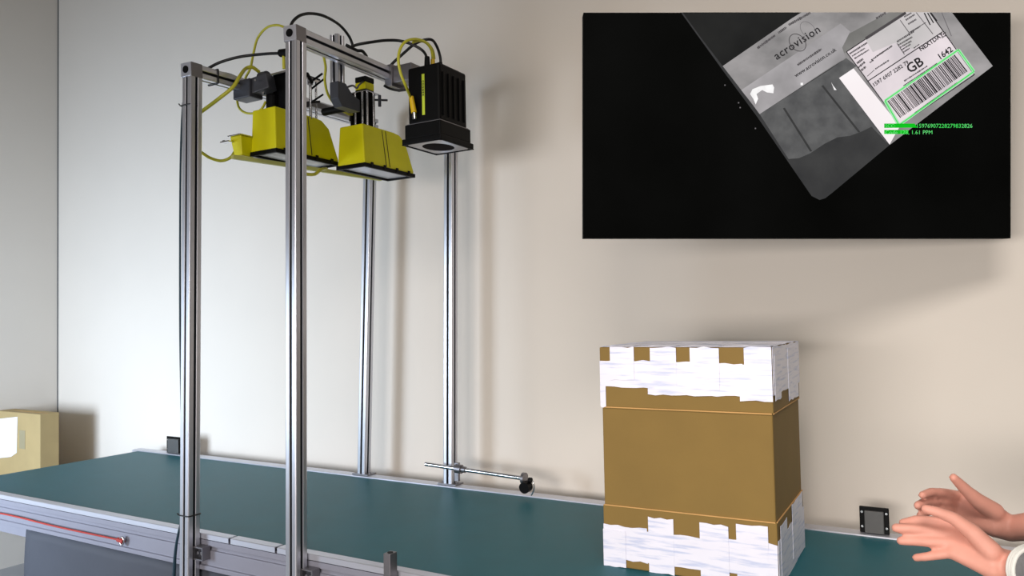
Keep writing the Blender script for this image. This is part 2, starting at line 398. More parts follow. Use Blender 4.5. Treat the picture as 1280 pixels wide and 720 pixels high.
# --- upper works of scanner 1
zt = n1t.z; cx = -2.055; cy = 1.925; zpl = AY(362, 86, 1.90).z-zt
mb = MB(); mb.b2((cx-.050, cy-.01, zt), (cx+.040, cy+.06, zt+zpl-.008)); mb.cyl((cx-.045, cy-.015, zt+.02), (cx-.045, cy-.015, zt+.075), .022)
mb.build('head', M['black'], s1, bevel=.004)
pt = AX(336, 96, -2.05)
mb = MB(); mb.b2((cx-.065, cy-.025, zt+zpl-.008), (cx+.055, cy+.12, zt+zpl)); mb.b2((cx+.048, cy-.025, zt+zpl-.016), (cx+.055, cy+.12, zt+zpl)); mb.build('top_plate', M['steel'], s1, bevel=.001)
for (px, py0) in ((.047, cy-.012), (.047, cy+.105), (-.055, cy+.105)):
    MB().cyl((cx+px, py0, zt-.004), (cx+px, py0, zt+zpl-.004), .004).build('rod', M['steel'], s1, True)
for q in ((320, 101), (329, 104), (334, 110), (330, 117)):
    p = AX(*q, -2.085); MB().cyl(p, p+V((.004, -.008, 0)), .004, seg=8).build('screw', M['steel'], s1, True)
# clamp to bar 1
p = on1(.30); 
a = AX(313, 112, -2.15); b = AX(335, 104, -2.08)
mb = MB(); mb.box((a+b)/2, ((b-a).length+.03, .05, .055), (b-a).to_track_quat('X', 'Z').to_matrix())
mb.cyl(AX(330, 96, -2.10)+V((-.02, 0, 0)), AX(330, 96, -2.10)+V((.02, 0, 0)), .018, seg=16); mb.b2((-2.205, a.y-.03, a.z-.035), (-2.12, a.y+.03, a.z+.03))
mb.build('swivel_clamp', M['dgrey'], s1, bevel=.004, label='dark grey swivel clamp on the crossbar')
# clutter of arms seen right of post 2
for (qa, qb, r) in (((386, 104), (403, 92), .004), ((388, 112), (406, 98), .0035), ((389, 128), (404, 118), .0035), ((384, 92), (390, 103), .006), ((388, 128), (400, 127), .004)):
    MB().cyl(AX(*qa, -2.0), AX(*qb, -1.97), r, seg=8).build('adjuster_arm', M['black'], s1, True)
p = AX(388, 104, -2.0); MB().cyl(p, V((p.x, p.y, zt-.01)), .005).build('rod', M['steel'], s1, True)
MB().cyl(p+V((0, 0, -.006)), p+V((0, 0, .02)), .010, seg=8).build('knob', M['alud'], s1, True)
# --- upper works of scanner 2
zt = n2t.z-.004; x1 = n2.x-.02; y0 = n2.y+.035
q0 = AX(461, 113, x1); zp = q0.z
x0_ = x1-.085
mb = MB(); mb.b2((x0_, y0, zp-.004), (x1, y0+.075, zp)); mb.b2((x0_, y0, zt+.03), (x0_+.004, y0+.075, zp)); 
mb.build('u_bracket', M['steel'], s2, bevel=.0008)
MB().b2((x0_+.006, y0+.052, zt-.005), (x1-.01, y0+.06, zp-.004)).build('back_plate', M['black'], s2)
MB().b2((x0_+.004, y0+.004, zt-.005), (x0_+.010, y0+.055, zp-.004)).build('side_plate', M['black'], s2)
for px, py0 in ((x1-.058, y0+.006), (x1-.024, y0+.006), (x1-.008, y0+.014), (x1-.006, y0+.046)):
    MB().cyl((px, py0, zt-.01), (px, py0, zp-.003), .0042).build('rod', M['steel'], s2, True)
cz0 = zp; ca = x1-.008
mb = MB(); mb.b2((ca-.052, y0+.006, cz0), (ca, y0+.056, cz0+.008)); mb.b2((ca-.052, y0+.006, cz0+.034), (ca, y0+.056, cz0+.056)); mb.build('motor_cap', M['black'], s2, bevel=.004)
MB().b2((ca-.051, y0+.007, cz0+.008), (ca-.001, y0+.055, cz0+.034)).build('motor_body', M['yellow'], s2, bevel=.002, label='small yellow square body with black cap')
p = V((x1+.004, y0+.07, zp-.018)); mb = MB(); mb.cyl(p+V((-.03, 0, 0)), p+V((.0, .045, .004)), .004); mb.cyl(p+V((0, 0, .012)), p+V((0, 0, -.03)), .006); mb.build('lever', M['dgrey'], s2, True)
# arm that carries scanner 2 from bar 1 side
a = AX(393, 128, -2.02); b = AX(434, 148, -2.02)
MB().box((a+b)/2, (.03, (b-a).length+.05, .022), Matrix.Identity(3)).build('support_arm', M['alud'], s2, bevel=.002)

# ================================================================== YELLOW SENSOR RAIL under the hoods
ra = AX(290, 196, -2.125); rb = AX(476, 224, -2.00)
sr = thing('sensor_rail', ra, 'long slim pale yellow rail running under both yellow hoods', 'rail')
d = (rb-ra).normalized(); s_, t_ = frame_for(d)
MB().prism([(-.008, -.007), (.008, -.007), (.008, .007), (-.008, .007)], ra, rb, s_, t_).build('rail_body', M['ystrip'], sr, bevel=.002)
# small yellow junction box with silver lid at its left end
jb = thing('junction_box', AX(302, 190, -2.115), 'small yellow junction box with silver lid left of the first hood', 'box')
jc = AX(301, 168.5, -2.105)
zt_, zb_ = jc.z, AX(303, 192, -2.105).z-.003
P = []
c1, c2, c3, c4 = V((jc.x, jc.y-.0, 0)), V((jc.x-.055, jc.y+.0, 0)), V((jc.x-.055, jc.y+.075, 0)), V((jc.x, jc.y+.075, 0))
mid = (c1+c3)/2
for z, f in ((zb_, .70), (zt_, 1.0)):
    for c in (c1, c2, c3, c4): q = mid+(c-mid)*f; P.append(V((q.x, q.y, z)))
mb = MB(); mb.add(P, [(0, 1, 2, 3), (4, 7, 6, 5), (0, 4, 5, 1), (1, 5, 6, 2), (2, 6, 7, 3), (3, 7, 4, 0)]); mb.build('box_body', M['yellow'], jb, bevel=.003)
mb = MB(); mb.b2((jc.x-.060, jc.y-.006, zt_), (jc.x+.004, jc.y+.081, zt_+.004)); mb.build('lid', M['steel'], jb, bevel=.001)
p = AX(281, 178, -2.17); mb = MB(); mb.b2(p+V((-.012, -.01, -.002)), p+V((.03, .01, .002))); mb.build('tab', M['steel'], jb); MB().cyl(p+V((-.004, 0, .0)), p+V((-.004, 0, .007)), .006, seg=8).build('screw', M['steel'], jb, True)

# ================================================================== BLACK INSPECTION CAMERA
n = AX(551, 173, -1.50)
L1, L2 = .165, .20
ic = thing('inspection_camera', (n.x-L1/2, n.y+L2/2, n.z), 'black boxy camera with square lens plate and yellow cable loop on top', 'camera')
cx, cy = n.x-L1/2, n.y+L2/2
MB().b2((n.x-L1, n.y, n.z), (n.x, n.y+L2, n.z+.018)).build('flange', M['black'], ic, bevel=.003)
k = .92
MB().b2((cx-L1/2*k, cy-L2/2*k, n.z+.018), (cx+L1/2*k, cy+L2/2*k, n.z+.068)).build('lens_housing', M['black'], ic, bevel=.004)
bz0 = n.z+.068; bzt = AX(545, 78, n.x-.03).z
k = .82; bx0, bx1, by0, by1 = cx-L1/2*k, cx+L1/2*k, cy-L2/2*k, cy+L2/2*k
mb = MB(); e = .0025
MB().b2((bx0-.004, by0-.004, bz0), (bx1+.004, by1+.004, bz0+.003)).build('joint_trim', M['alud'], ic, bevel=.0005, label='thin silver trim line above the lens housing')
bo = MB().b2((bx0, by0, bz0), (bx1, by1, bzt)).build('body', M['black'], ic, bevel=.008)
for i in range(5):
    yy = by0+.02+(by1-by0-.04)*i/4
    MB().b2((bx1, yy-.0025, bz0+.02), (bx1+.005, yy+.0025, bzt-.03)).build('fin', M['black'], bo)
# bottom plate: silver ring light with dark round lens
zz = n.z
N = 40; P = []; fs = []
for rr in (0, 1):
    for i in range(N):
        an = 2*math.pi*(i+.5)/N
        if rr == 0: P.append(V((cx+.052*math.cos(an), cy+.064*math.sin(an), zz-.001)))
        else:
            mx = max(abs(math.cos(an)), abs(math.sin(an))); P.append(V((cx+(L1/2-.010)*math.cos(an)/mx, cy+(L2/2-.010)*math.sin(an)/mx, zz-.001)))
fs = [[i, (i+1) % N, (i+1) % N+N, i+N] for i in range(N)]
MB().add(P, fs).build('ring_light', M['ring'], ic, label='pale silvery ring light plate')
mb = MB()
for i in range(N):
    pass
mb.add([V((cx+.0525*math.cos(2*math.pi*i/N), cy+.0645*math.sin(2*math.pi*i/N), zz-.0006)) for i in range(N)], [list(range(N))]); mb.build('lens', M['lens'], ic, label='dark round lens')
mb = MB()
for a, b in (((n.x-L1, n.y), (n.x, n.y+.006)), ((n.x-L1, n.y+L2-.006), (n.x, n.y+L2)), ((n.x-L1, n.y), (n.x-L1+.006, n.y+L2)), ((n.x-.006, n.y), (n.x, n.y+L2))):
    mb.b2((a[0], a[1], zz-.003), (b[0], b[1], zz))
mb.build('plate_rim', M['black'], ic)
# lime label strip with small lettering on the left face
def text_mesh(body, size, align='LEFT', extrude=0.0, space=1.0, bold=0.0):
    cu = bpy.data.curves.new('lettering', 'FONT'); cu.body = body; cu.size = size; cu.align_x = align; cu.extrude = extrude; cu.space_character = space
    cu.resolution_u = 2; cu.offset = bold
    to = bpy.data.objects.new('lettering', cu); COL.objects.link(to); bpy.context.view_layer.update()
    me = bpy.data.meshes.new_from_object(to.evaluated_get(bpy.context.evaluated_depsgraph_get()))
    COL.objects.unlink(to); bpy.data.objects.remove(to); return me
def place_text(name, me, origin, xdir, ydir, mt, parent):
    nrm = xdir.cross(ydir)
    me.transform(Matrix((xdir, ydir, nrm)).transposed().to_4x4()); me.transform(Matrix.Translation(origin))
    me.materials.clear(); me.materials.append(mt)
    o = bpy.data.objects.new(name, me); COL.objects.link(o); attach(o, parent); return o
lx = AY(529, 95, by0).x
zl1, zl0 = AY(527, 93, by0).z, AY(533, 143, by0).z
ls = MB().b2((lx-.0055, by0-.0015, max(zl0, bz0+.006)), (lx+.0055, by0+.0002, zl1)).build('label_strip', M['lime'], ic, label='narrow lime green label strip')
me = text_mesh('COGNEX', .0105, space=1.35, bold=.0005)
place_text('lettering', me, V((lx-.0036, by0-.0021, zl1-.022)), V((0, 0, -1)), V((1, 0, 0)), M['ink'], ls)
# sockets on top
for q, mtn, r in (((534, 78), 'black', .011), ((541, 77), 'yconn', .009), ((550, 78), 'black', .011)):
    p = AX(q[0], q[1], cx); p = V((cx, max(by0+.02, min(by1-.02, p.y)), bzt))
    MB().cyl(p-V((0, 0, .004)), p+V((0, 0, .035)), r, r*.8).build('plug', M[mtn], ic, True)
MB().b2((bx1-.03, by1-.04, bzt), (bx1-.015, by1-.025, bzt+.006)).build('screw', M['steel'], ic)
MB().b2((-1.726, jp.y-.03, jp.z-.03), (bx0+.004, jp.y+.03, jp.z+.03)).build('mount_arm', M['alud'], ic, bevel=.002)

# ================================================================== CABLES
def cable(name, label, pts, r, mt, group=None, sub=8):
    ob = MB().tube(pts, r, seg=10, sub=sub).build(name, M[mt], None, True); tag(ob, label, 'cable', group); return ob
cable('black_cable', 'black cable arching from the left post top to the second post', [AY(252, 92, 1.72), AY(258, 87, 1.72), AY(275, 78, 1.74), AY(300, 71, 1.77), AY(330, 67.5, 1.80), AY(352, 66.5, 1.80)], .0050, 'bcable')
cn = thing('cable_plug', AY(356, 65, 1.80), 'black plug with yellow tail behind the second post top', 'plug')
MB().cyl(AY(350.5, 66.5, 1.80), AY(362, 65, 1.80), .013, seg=12).build('plug_body', M['black'], cn, True)
MB().cyl(AY(354.5, 68, 1.80), AY(355, 86, 1.80), .0052, seg=12).build('plug_tail', M['ycable'], cn, True, label='yellow tail')
cable('yellow_cable', 'thin yellow cable looping high above the left crossbar', [AY(362, 40, 1.82), AY(357, 35, 1.83), AY(346, 31.5, 1.84), AY(333, 35, 1.86), AY(322, 48, 1.87), AY(317, 66, 1.87), AY(313, 85, 1.87), AY(307, 97, 1.88), AY(304, 108, 1.90)], .0042, 'ycable')
cable('yellow_cable', 'thick yellow cable slanting from the left post over the crossbar', [AY(247, 143, 1.70), AY(254, 138, 1.72), AY(274, 123, 1.74), AY(291, 109, 1.76), AY(300, 95, 1.78), AY(307, 86, 1.82), AY(315, 84, 1.84), AY(324, 90, 1.87)], .0062, 'ycable')
cable('yellow_cable', 'small yellow cable loop hanging under the left crossbar', [AY(298, 112, 1.86), AY(296.5, 124, 1.87), AY(299, 135, 1.87), AY(307, 141, 1.88), AY(318, 141.5, 1.88), AY(327, 136, 1.88), AY(332, 127, 1.89)], .0042, 'ycable')
cable('yellow_cable', 'yellow cable curving from the left post to the junction box', [AY(246, 186, 1.70), AY(254, 192, 1.72), AY(264, 198, 1.75), AY(277, 201, 1.78), AY(288, 197, 1.80), AY(293, 190, 1.82)], .0052, 'ycable')
cable('yellow_cable', 'short yellow cable stub emerging below first hood beside second post', [AX(376, 216, -1.97), AX(385, 218, -1.97), AX(394, 217.5, -1.97), AX(401, 212, -1.98), AX(408, 211, -2.02)], .0060, 'ycable')
cable('yellow_cable', 'thin yellow cable drooping behind the second crossbar to scanner rods', [AX(404, 68, -1.80), AX(407, 84, -1.82), AX(406, 100, -1.84), AX(410, 118, -1.86), AX(421, 133, -1.88), AX(434, 142, -1.90), AX(440, 143, -1.92)], .0045, 'ycable')
cable('black_cable', 'black cable arching above the second post top', [AY(361, 46, 1.72), AY(362, 38, 1.74), AY(366, 27, 1.77), AY(376, 19, 1.80), AY(390, 17, 1.85), AY(406, 20.5, 1.90), AY(424, 31, 1.97), AY(436, 45, 2.02), AY(441, 57, 2.04)], .0050, 'bcable')
cable('black_cable', 'black cable running from crossbar loop rightward to the camera top', [AX(434, 61, -1.77), AX(446, 56, -1.75), AX(462, 53, -1.72), AX(482, 50.5, -1.70), AX(500, 51, -1.67), AX(516, 56, -1.63), AX(529, 64, -1.60), AX(534, 74, cx), AX(534.5, 82, cx)], .0050, 'bcable')
cable('black_cable', 'black cable rising from the crossbar end over the camera plugs', [AX(478, 96, -1.765), AX(490, 80, -1.73), AX(503, 68, -1.69), AX(517, 56, -1.64), AX(530, 50, -1.60), AX(540, 50, -1.58), AX(546, 58, cx), AX(550, 70, cx), AX(551, 80, cx)], .0050, 'bcable')
cable('black_cable', 'black cable sagging under the joint plate beside camera', [AX(480, 107, -1.71), AX(488, 111, -1.70), AX(498, 113, -1.68), AX(510, 112, -1.65)], .0042, 'bcable')
cable('black_cable', 'short black cable bundle lying on top of second crossbar', [AX(432, 56, -1.78), AX(438, 59, -1.77), AX(446, 63, -1.76), AX(453, 64, -1.75), AX(458, 70, -1.76)], .0055, 'bcable')
cable('black_cable', 'thin black cable lying along the left crossbar top', [AY(262, 91, 1.70), AY(272, 90.5, 1.73), AY(286, 93, 1.78), AY(299, 98, 1.83), AY(306, 101, 1.86)], .0045, 'bcable')
cable('black_cable', 'thin black cable linking the angle plate and yellow scanner motor', [AX(434, 109, -1.76), AX(441, 107, -1.78), AX(446, 110, -1.82), AX(449, 106, -1.86), AX(456, 100, -1.90)], .0035, 'bcable')
yl = thing('camera_lead', AY(515, 145, by0-.02), 'yellow lead looping from the camera top down to its side socket', 'cable')
MB().tube([AX(541, 74, cx), AX(539, 62, cx+.01), AX(532, 53, cx+.015), AX(520, 49, cx+.01), AX(507, 52, cx), AX(500, 62, cx-.01), AX(498, 76, cx-.01), AX(501, 92, cx-.01), AX(507, 107, cx-.01), AY(513, 122, by0-.016)], .0048).build('lead', M['ycable'], yl, True)
MB().tube([AX(543, 74, cx), AX(541, 63, cx+.005), AX(534, 54, cx+.01), AX(524, 51, cx+.005), AX(516, 53, cx)], .0045).build('lead', M['ycable'], yl, True)
MB().cyl(AY(514, 121, by0-.016), AY(517.5, 141, by0-.016), .0085, .010).build('boot', M['yconn'], yl, True, label='orange yellow connector boot')
MB().cyl(AY(517.5, 141, by0-.016), AY(518.5, 149, by0-.016), .007).build('collar', M['steel'], yl, True)
# dark hose down the left post
hp = [(229, 128), (227, 160), (225.5, 220), (225, 320), (225.2, 420), (227, 520), (228.5, 600), (229, 640), (224, 662), (219.5, 688), (217.5, 720), (217, 760)]
cable('power_hose', 'dark teal hose tied down the left edge of first post', [AY(u, v, 1.632 if v < 650 else 1.62) for u, v in hp], lambda t: .0034+.0035*max(0, (t-.70))/.3, 'hose')
def tie(name, c, w, h, axis, label):      # cable tie: closed loop round a square profile
    s, t = axis; e_ = .004; q = [(-w, -h+e_), (-w+e_, -h), (0, -h-.0005), (w-e_, -h), (w, -h+e_), (w+.0005, 0), (w, h-e_), (w-e_, h), (0, h), (-w+e_, h), (-w, h-e_), (-w-.0005, 0)]
    o = MB().tube([c+s*a+t*b for a, b in q], .0022, seg=8, sub=4, closed=True)
    o.cyl(c-s*w-t*h, c-s*(w+.003)-t*(h+.004)+V((0, 0, .007)), .0022, seg=6)
    ob = o.build(name, M['bcable'], None, True); tag(ob, label, 'cable tie')
XYZ = (V((1, 0, 0)), V((0, 1, 0)))
p = AY(239, 133, 1.637); tie('cable_tie', p, .0235, .0235, XYZ, 'black cable tie near the top of the left post')
p = AY(237.5, 643, 1.637); tie('cable_tie', p, .0235, .0235, XYZ, 'black cable tie at belt height on the left post')
p = on1(.11); tie('cable_tie', p, .0245, .0245, (V((1, 0, 0)), V((0, 0, 1))), 'black cable tie round the left crossbar near its corner')

# ================================================================== SENSOR ARM on the right back post
yr = 2.585
ra_, rb_ = AY(532, 580, yr-.02), AY(655, 598, yr-.02)
sa = thing('sensor_arm', (ra_+rb_)/2, 'horizontal steel rod clamped low across the right back post', 'rod')
MB().cyl(ra_, rb_, .0085, seg=14).build('rod', M['steel'], sa, True)
c = AY(573, 586, yr-.02); dd = (rb_-ra_).normalized()
mb = MB(); mb.cyl(c-dd*.012, c+dd*.016, .018, seg=16); mb.cyl(c+dd*.016, c+dd*.034, .0125, seg=16); mb.b2((c.x-.020, c.y, c.z-.05), (c.x-.002, c.y+.014, c.z+.022)); mb.build('clamp', M['alud'], sa, True)
c = rb_; mb = MB(); mb.cyl(c-dd*.006, c+dd*.006, .022, seg=18); mb.build('collar', M['alud'], sa, True)
mb = MB(); p = AY(661, 600, yr-.03); mb.cyl(p, p+V((.012, 0, 0)), .010, seg=10); p2_ = AY(658, 608, yr-.035); mb.cyl(p2_+V((0, .012, 0)), p2_+V((0, -.02, -.003)), .021, seg=18); mb.build('sensor_knob', M['black'], sa, True, label='black round knob at the rod end')
p = AY(666, 602, yr-.02); mb = MB(); mb.tube([AY(663, 598, yr-.02), AY(667, 604, yr-.02), AY(667.5, 612, yr-.02), AY(664, 619, yr-.02)], .0035); mb.build('hook', M['steel'], sa, True)
# ================================================================== small black reflectors standing on the back rail
def reflector(u0, u1, v0, v1, label):
    a = AY(u0, v0, BY1+.03); b = AY(u1, v1, BY1+.03); zb = ZB+.006
    x0, x1 = a.x, b.x; z1 = a.z
    t = thing('reflector', ((x0+x1)/2, BY1+.03, zb), label, 'reflector')
    MB().b2((x0, BY1+.026, zb), (x1, BY1+.034, z1)).build('base_plate', M['black'], t, bevel=.002)
    wv = (x1-x0)
    MB().b2((x0+wv*.18, BY1+.014, zb+.002), (x1-wv*.16, BY1+.026, z1-.010)).build('face', M['face'], t, bevel=.002)
    for xx in (x0+wv*.09, x1-wv*.08):
        for zf in (.24, .80):
            MB().cyl((xx, BY1+.026, zb+(z1-zb)*zf), (xx, BY1+.022, zb+(z1-zb)*zf), .0038, seg=8).build('screw', M['steel'], t, True)
    return t
reflector(1074, 1112, 632, 665, 'square black reflector on back rail between the large carton and hands')
reflector(209, 229, 545, 567, 'black reflector on back rail just left of the first post')
# short aluminium upright on the front rail
p = AY(487, 700, 1.640)
pp = thing('stop_post', (p.x, 1.64, ZB-.11), 'short square aluminium upright on front rail at the bottom edge', 'bracket')
zt = AY(487, 691, 1.640).z
MB().b2((p.x-.0115, 1.628, ZB-.12), (p.x+.0115, 1.658, zt)).build('upright', M['alud'], pp, bevel=.001)
MB().cyl((p.x, 1.643, zt-.002), (p.x, 1.643, zt+.0012), .008, seg=14).build('hole', M['black'], pp)

# ================================================================== LARGE CARTON
WB, DB, HB = .462, .40, .598
A0 = AZ(755.5, 706, ZB); yaw = math.radians(1.5)
e1 = V((math.cos(yaw), math.sin(yaw), 0)); e2 = V((-math.sin(yaw), math.cos(yaw), 0)); e3 = V((0, 0, 1))
tilt = Matrix.Rotation(math.radians(0.0), 3, 'Y')
bx = thing('large_carton', A0+e1*WB/2+e2*DB/2, 'tall brown cardboard carton bound with white printed tape on the green belt', 'carton')
def BP(s, d, z): return A0+e1*s+e2*d+e3*z
RB = Matrix((e1, e2, e3)).transposed()
def bbox(mb, s0, s1, d0, d1, z0, z1, k=0): mb.box(BP((s0+s1)/2, (d0+d1)/2, (z0+z1)/2), (s1-s0, d1-d0, z1-z0), RB, k)
g = .003
mb = MB(); bbox(mb, g, WB-g, g, DB-g, .01, HB-.01); mb.build('carton_body', M['card'], bx, bevel=.004)
LH = .165
for nm, z0, z1 in (('top_cap', HB-LH, HB), ('bottom_cap', 0, LH)):
    mb = MB(); bbox(mb, 0, WB, 0, DB, z0, z1); mb.build(nm, M['card'], bx, bevel=.003)
    ze = z0 if nm == 'top_cap' else z1
    mb = MB(); bbox(mb, .004, WB-.004, -.0008, .002, ze-.0015, ze+.0012); bbox(mb, WB-.002, WB+.0008, .004, DB-.004, ze-.0015, ze+.0012); mb.build('cap_edge', M['cardin'], bx, label='pale raw edge of the cardboard cap')
def tape_patch(s0, s1, z0, z1, face='front', jig=.004, off=.0012):
    n = max(4, int((s1-s0)/.02)); P = []; th = .0009
    for L in (0, 1):
        for i in range(n+1):
            s = s0+(s1-s0)*i/n
            for zz, sg in ((z0, 1), (z1, -1)):
                j = random.uniform(-jig, jig)*.6
                dd_ = -off-th*L
                if face == 'front': P.append((BP(s, dd_, zz+j)))
                elif face == 'right': P.append((BP(WB-dd_, s, zz+j)))
                else: P.append((BP(s, zz+j, HB-dd_)))
    # reuse the same outline for both layers
    k = (n+1)*2
    for i in range(k):
        q = P[i]; base = P[i+k]
        if face == 'front': P[i+k] = q - e2*th
        elif face == 'right': P[i+k] = q + e1*th
        else: P[i+k] = q + e3*th
    fs = []
    for L in (0, 1):
        o = L*k
        for i in range(n): fs.append([o+2*i, o+2*i+2, o+2*i+3, o+2*i+1])
    for i in range(n): fs.append([2*i, 2*i+2, k+2*i+2, k+2*i]); fs.append([2*i+1, 2*i+3, k+2*i+3, k+2*i+1])
    fs.append([0, 1, k+1, k]); fs.append([2*n, 2*n+1, k+2*n+1, k+2*n])
    return MB().add(P, fs)
def tp(s0, s1, z0, z1, face='front', off=.0012, name='tape_strip'):
    tape_patch(s0, s1, z0, z1, face, off=off).build(name, M['tape'], bx)
def S(px): return (px-754)/213*WB
# front, top band in four overlapping lengths, then strips folded over the edge
tp(.001, S(822), HB-.108, HB-.036); tp(S(818), S(896), HB-.126, HB-.038, off=.002); tp(S(893), S(934), HB-.124, HB-.042, off=.0012); tp(S(930), WB, HB-.134, HB-.044, off=.002)
for a, b, lo in ((769, 801, .09), (822, 855, .11), (872, 907, .11), (936, 967, .12)): tp(S(a), S(b), HB-lo, HB+.0005, off=.003)
tp(.001, S(762), HB-.165, HB-.10, off=.002)
# front, bottom band and strips
tp(.001, S(812), .022, .112); tp(S(808), S(882), .024, .106, off=.002); tp(S(878), WB, .028, .112)
for a, b, hi in ((754, 784, .10), (814, 846, .145), (878, 912, .145), (921, 957, .155)): tp(S(a), S(b), .001, hi, off=.003)
tp(S(957), WB, .001, .09, off=.0022)
# right side
tp(.001, DB-.001, HB-.118, HB+.0005, 'right'); tp(.02, .10, HB-.135, HB-.02, 'right', .002); tp(.21, .37, HB-.155, HB-.01, 'right', .002)
tp(.001, DB-.001, .001, .12, 'right'); tp(.03, .12, .02, .15, 'right', .002); tp(.20, .37, .02, .165, 'right', .002)
# top face
for i, (a, b) in enumerate(((0.004, .075), (.078, .15), (.145, .215), (.22, .275), (.27, DB-.002))): tp(.003, WB-.002, a, b, 'top', .0008+.001*(i % 2))
for a, b in ((769, 801), (822, 855), (872, 907), (936, 967)): tp(S(a), min(S(b), WB-.002), .0, .05, 'top', .003)

# ================================================================== SMALL CARTON at the far left
lx1 = -4.50; ly0 = AX(50, 560, lx1).y; ly1 = AX(74, 560, lx1).y; lzt = AX(50, 518, lx1).z
sb = thing('small_carton', (lx1-.18, (ly0+ly1)/2, .45), 'pale cardboard carton beyond the left end of the belt', 'carton')
mb = MB(); mb.b2((XL+.02, ly0, .45), (lx1, ly1, lzt)); mb.build('carton_body', M['card2'], sb, bevel=.004)
mb = MB(); mb.b2((lx1-.35, ly0+.045, lzt-.001), (lx1-.01, ly0+.05, lzt+.001)); mb.build('flap_seam', M['cardin'], sb)
w0, w1 = AY(-30, 545, ly0), AY(22, 524, ly0); w2 = AY(10, 572, ly0)
mb = MB(); q = [AY(-40, 528, ly0), AY(22, 521, ly0), AY(21, 566, ly0), AY(14, 571, ly0), AY(-40, 577, ly0)]
mb.add([p-V((0, .002, 0)) for p in q]+[p-V((0, .0002, 0)) for p in q], [[0, 1, 2, 3, 4], [5, 6, 7, 8, 9]]+[[i, (i+1) % 5, (i+1) % 5+5, i+5] for i in range(5)])
mb.build('paper_sheet', M['paper'], sb, label='white sheet stuck on the carton')
mb = MB(); q = AY(28, 550, ly0); mb.b2(q+V((-.03, -.0015, -.05)), q+V((.03, -.0002, .055))); mb.build('faded_print', mat('faded_print', (160, 150, 120), .9), sb)

bn = thing('bench', (-4.7, 2.35, 0), 'pale grey low bench in the left corner below the belt level', 'bench')
MB().b2((XL+.01, 2.0, .41), (-4.40, YW-.02, .45)).build('bench_top', M['floor'], bn, bevel=.004)
for x in (XL+.05, -4.45):
    for y in (2.04, YW-.06): MB().b2((x-.02, y-.02, 0), (x+.02, y+.02, .41)).build('leg', M['alud'], bn, bevel=.002)

# ================================================================== ADDED PANEL carrying the video overlay of the parcel
DD = 2.17; PXM = DD/FPX
dc = AD(996, 157, DD)
ov = thing('overlay_panel', dc, 'large flat panel added to carry the video overlay of a parcel', 'display')
def TP(u, v, lift=0.0): return dc+R*((u-996)*PXM)-U*((v-157)*PXM)-F*lift
RT = Matrix((R, U, -F)).transposed()
TW, TH = 534*PXM, 282*PXM
mb = MB(); mb.box(dc+F*.018, (TW, TH, .030), RT); mb.build('casing', M['black'], ov, bevel=.002)
mb = MB(); mb.box(dc+F*.045, (.5, .30, .03), RT); mb.build('rear_box', M['black'], ov, bevel=.006)
q = dc+F*.055; wq = V((q.x+.02, YW, q.z-.01))
MB().cyl(q, q.lerp(wq, .97), .022).build('hidden_arm', M['dgrey'], ov, True)  # unseen arm, added to hold the overlay panel to the wall
MB().b2((wq.x-.07, YW-.02, wq.z-.09), (wq.x+.07, YW, wq.z+.09)).build('hidden_wall_plate', M['dgrey'], ov, bevel=.003)
panel = None
LIFT = [0.0]
def poly_s(name, pts, mt, lift, parent=None):
    P = [TP(u, v, lift) for u, v in pts]
    o = MB().add(P, [list(range(len(P)))]).build(name, mt, parent or ov); return o
SM = dict(bg=screen_mat('screen_black', (8, 8, 7), rgb2=(15, 15, 14), scale=2.2),
    dk=screen_mat('screen_dark_grey', (30, 30, 30), rgb2=(46, 46, 45), scale=4),
    halo=screen_mat('screen_edge_black', (4, 4, 4)),
    tape=screen_mat('screen_tape_grey', (122, 120, 120), rgb2=(172, 168, 168), scale=7, aniso=(1, 1, 1.5)),
    tape2=screen_mat('screen_tape_dim', (114, 113, 110), rgb2=(146, 144, 142), scale=7),
    tape3=screen_mat('screen_tape_light', (146, 143, 144), rgb2=(182, 178, 180), scale=9),
    mid=screen_mat('screen_card_grey', (82, 82, 83), rgb2=(102, 102, 102), scale=26),
    low=screen_mat('screen_card_dark', (54, 54, 55), rgb2=(66, 66, 66), scale=12),
    crs=screen_mat('screen_crease', (60, 60, 60)),
    wht=screen_mat('screen_white', (246, 236, 238), rgb2=(255, 250, 251), scale=4),
    lab=screen_mat('screen_label', (206, 198, 202), rgb2=(240, 228, 232), scale=6),
    laz=screen_mat('screen_label_dim', (192, 189, 188), rgb2=(214, 207, 208), scale=6),
    ink=screen_mat('screen_ink', (46, 44, 46)), ink2=screen_mat('screen_faint_ink', (112, 108, 110)), ink3=screen_mat('screen_soft_ink', (84, 80, 82)),
    grn=screen_mat('screen_green', (60, 222, 86), rgb2=(110, 232, 130), scale=20), grn2=screen_mat('screen_deep_green', (18, 190, 32)), glow=screen_mat('screen_bright', (252, 250, 250)),
    gpale=screen_mat('screen_pale_green', (168, 226, 176), rgb2=(190, 230, 196)))
L = .0012
pan = poly_s('overlay_backing', [(729, 16), (1263, 16), (1263, 298), (729, 298)], SM['bg'], L)
par = poly_s('parcel_picture', [(851, 16), (1189, 16), (1240, 83), (1112, 181), (1040, 241), (1031, 248), (1024, 250), (1014, 245), (946, 146), (903, 88)], SM['low'], L+.0012)
K = L+.0020
def sub(name, pts, m_, lv): return poly_s(name, pts, SM[m_], K+.0002*lv, par)
sub('picture_patch', [(853, 16), (1002, 16), (990, 23), (903, 83), (876, 48)], 'dk', 1)
sub('picture_patch', [(903, 83), (990, 23), (1001, 16), (1189, 16), (1240, 83), (1112, 181), (1098, 160), (1052, 76), (949, 143), (941, 132)], 'tape', 1)
sub('picture_patch', [(1010, 70), (1110, 16), (1150, 16), (1057, 66), (1030, 78)], 'tape2', 2)
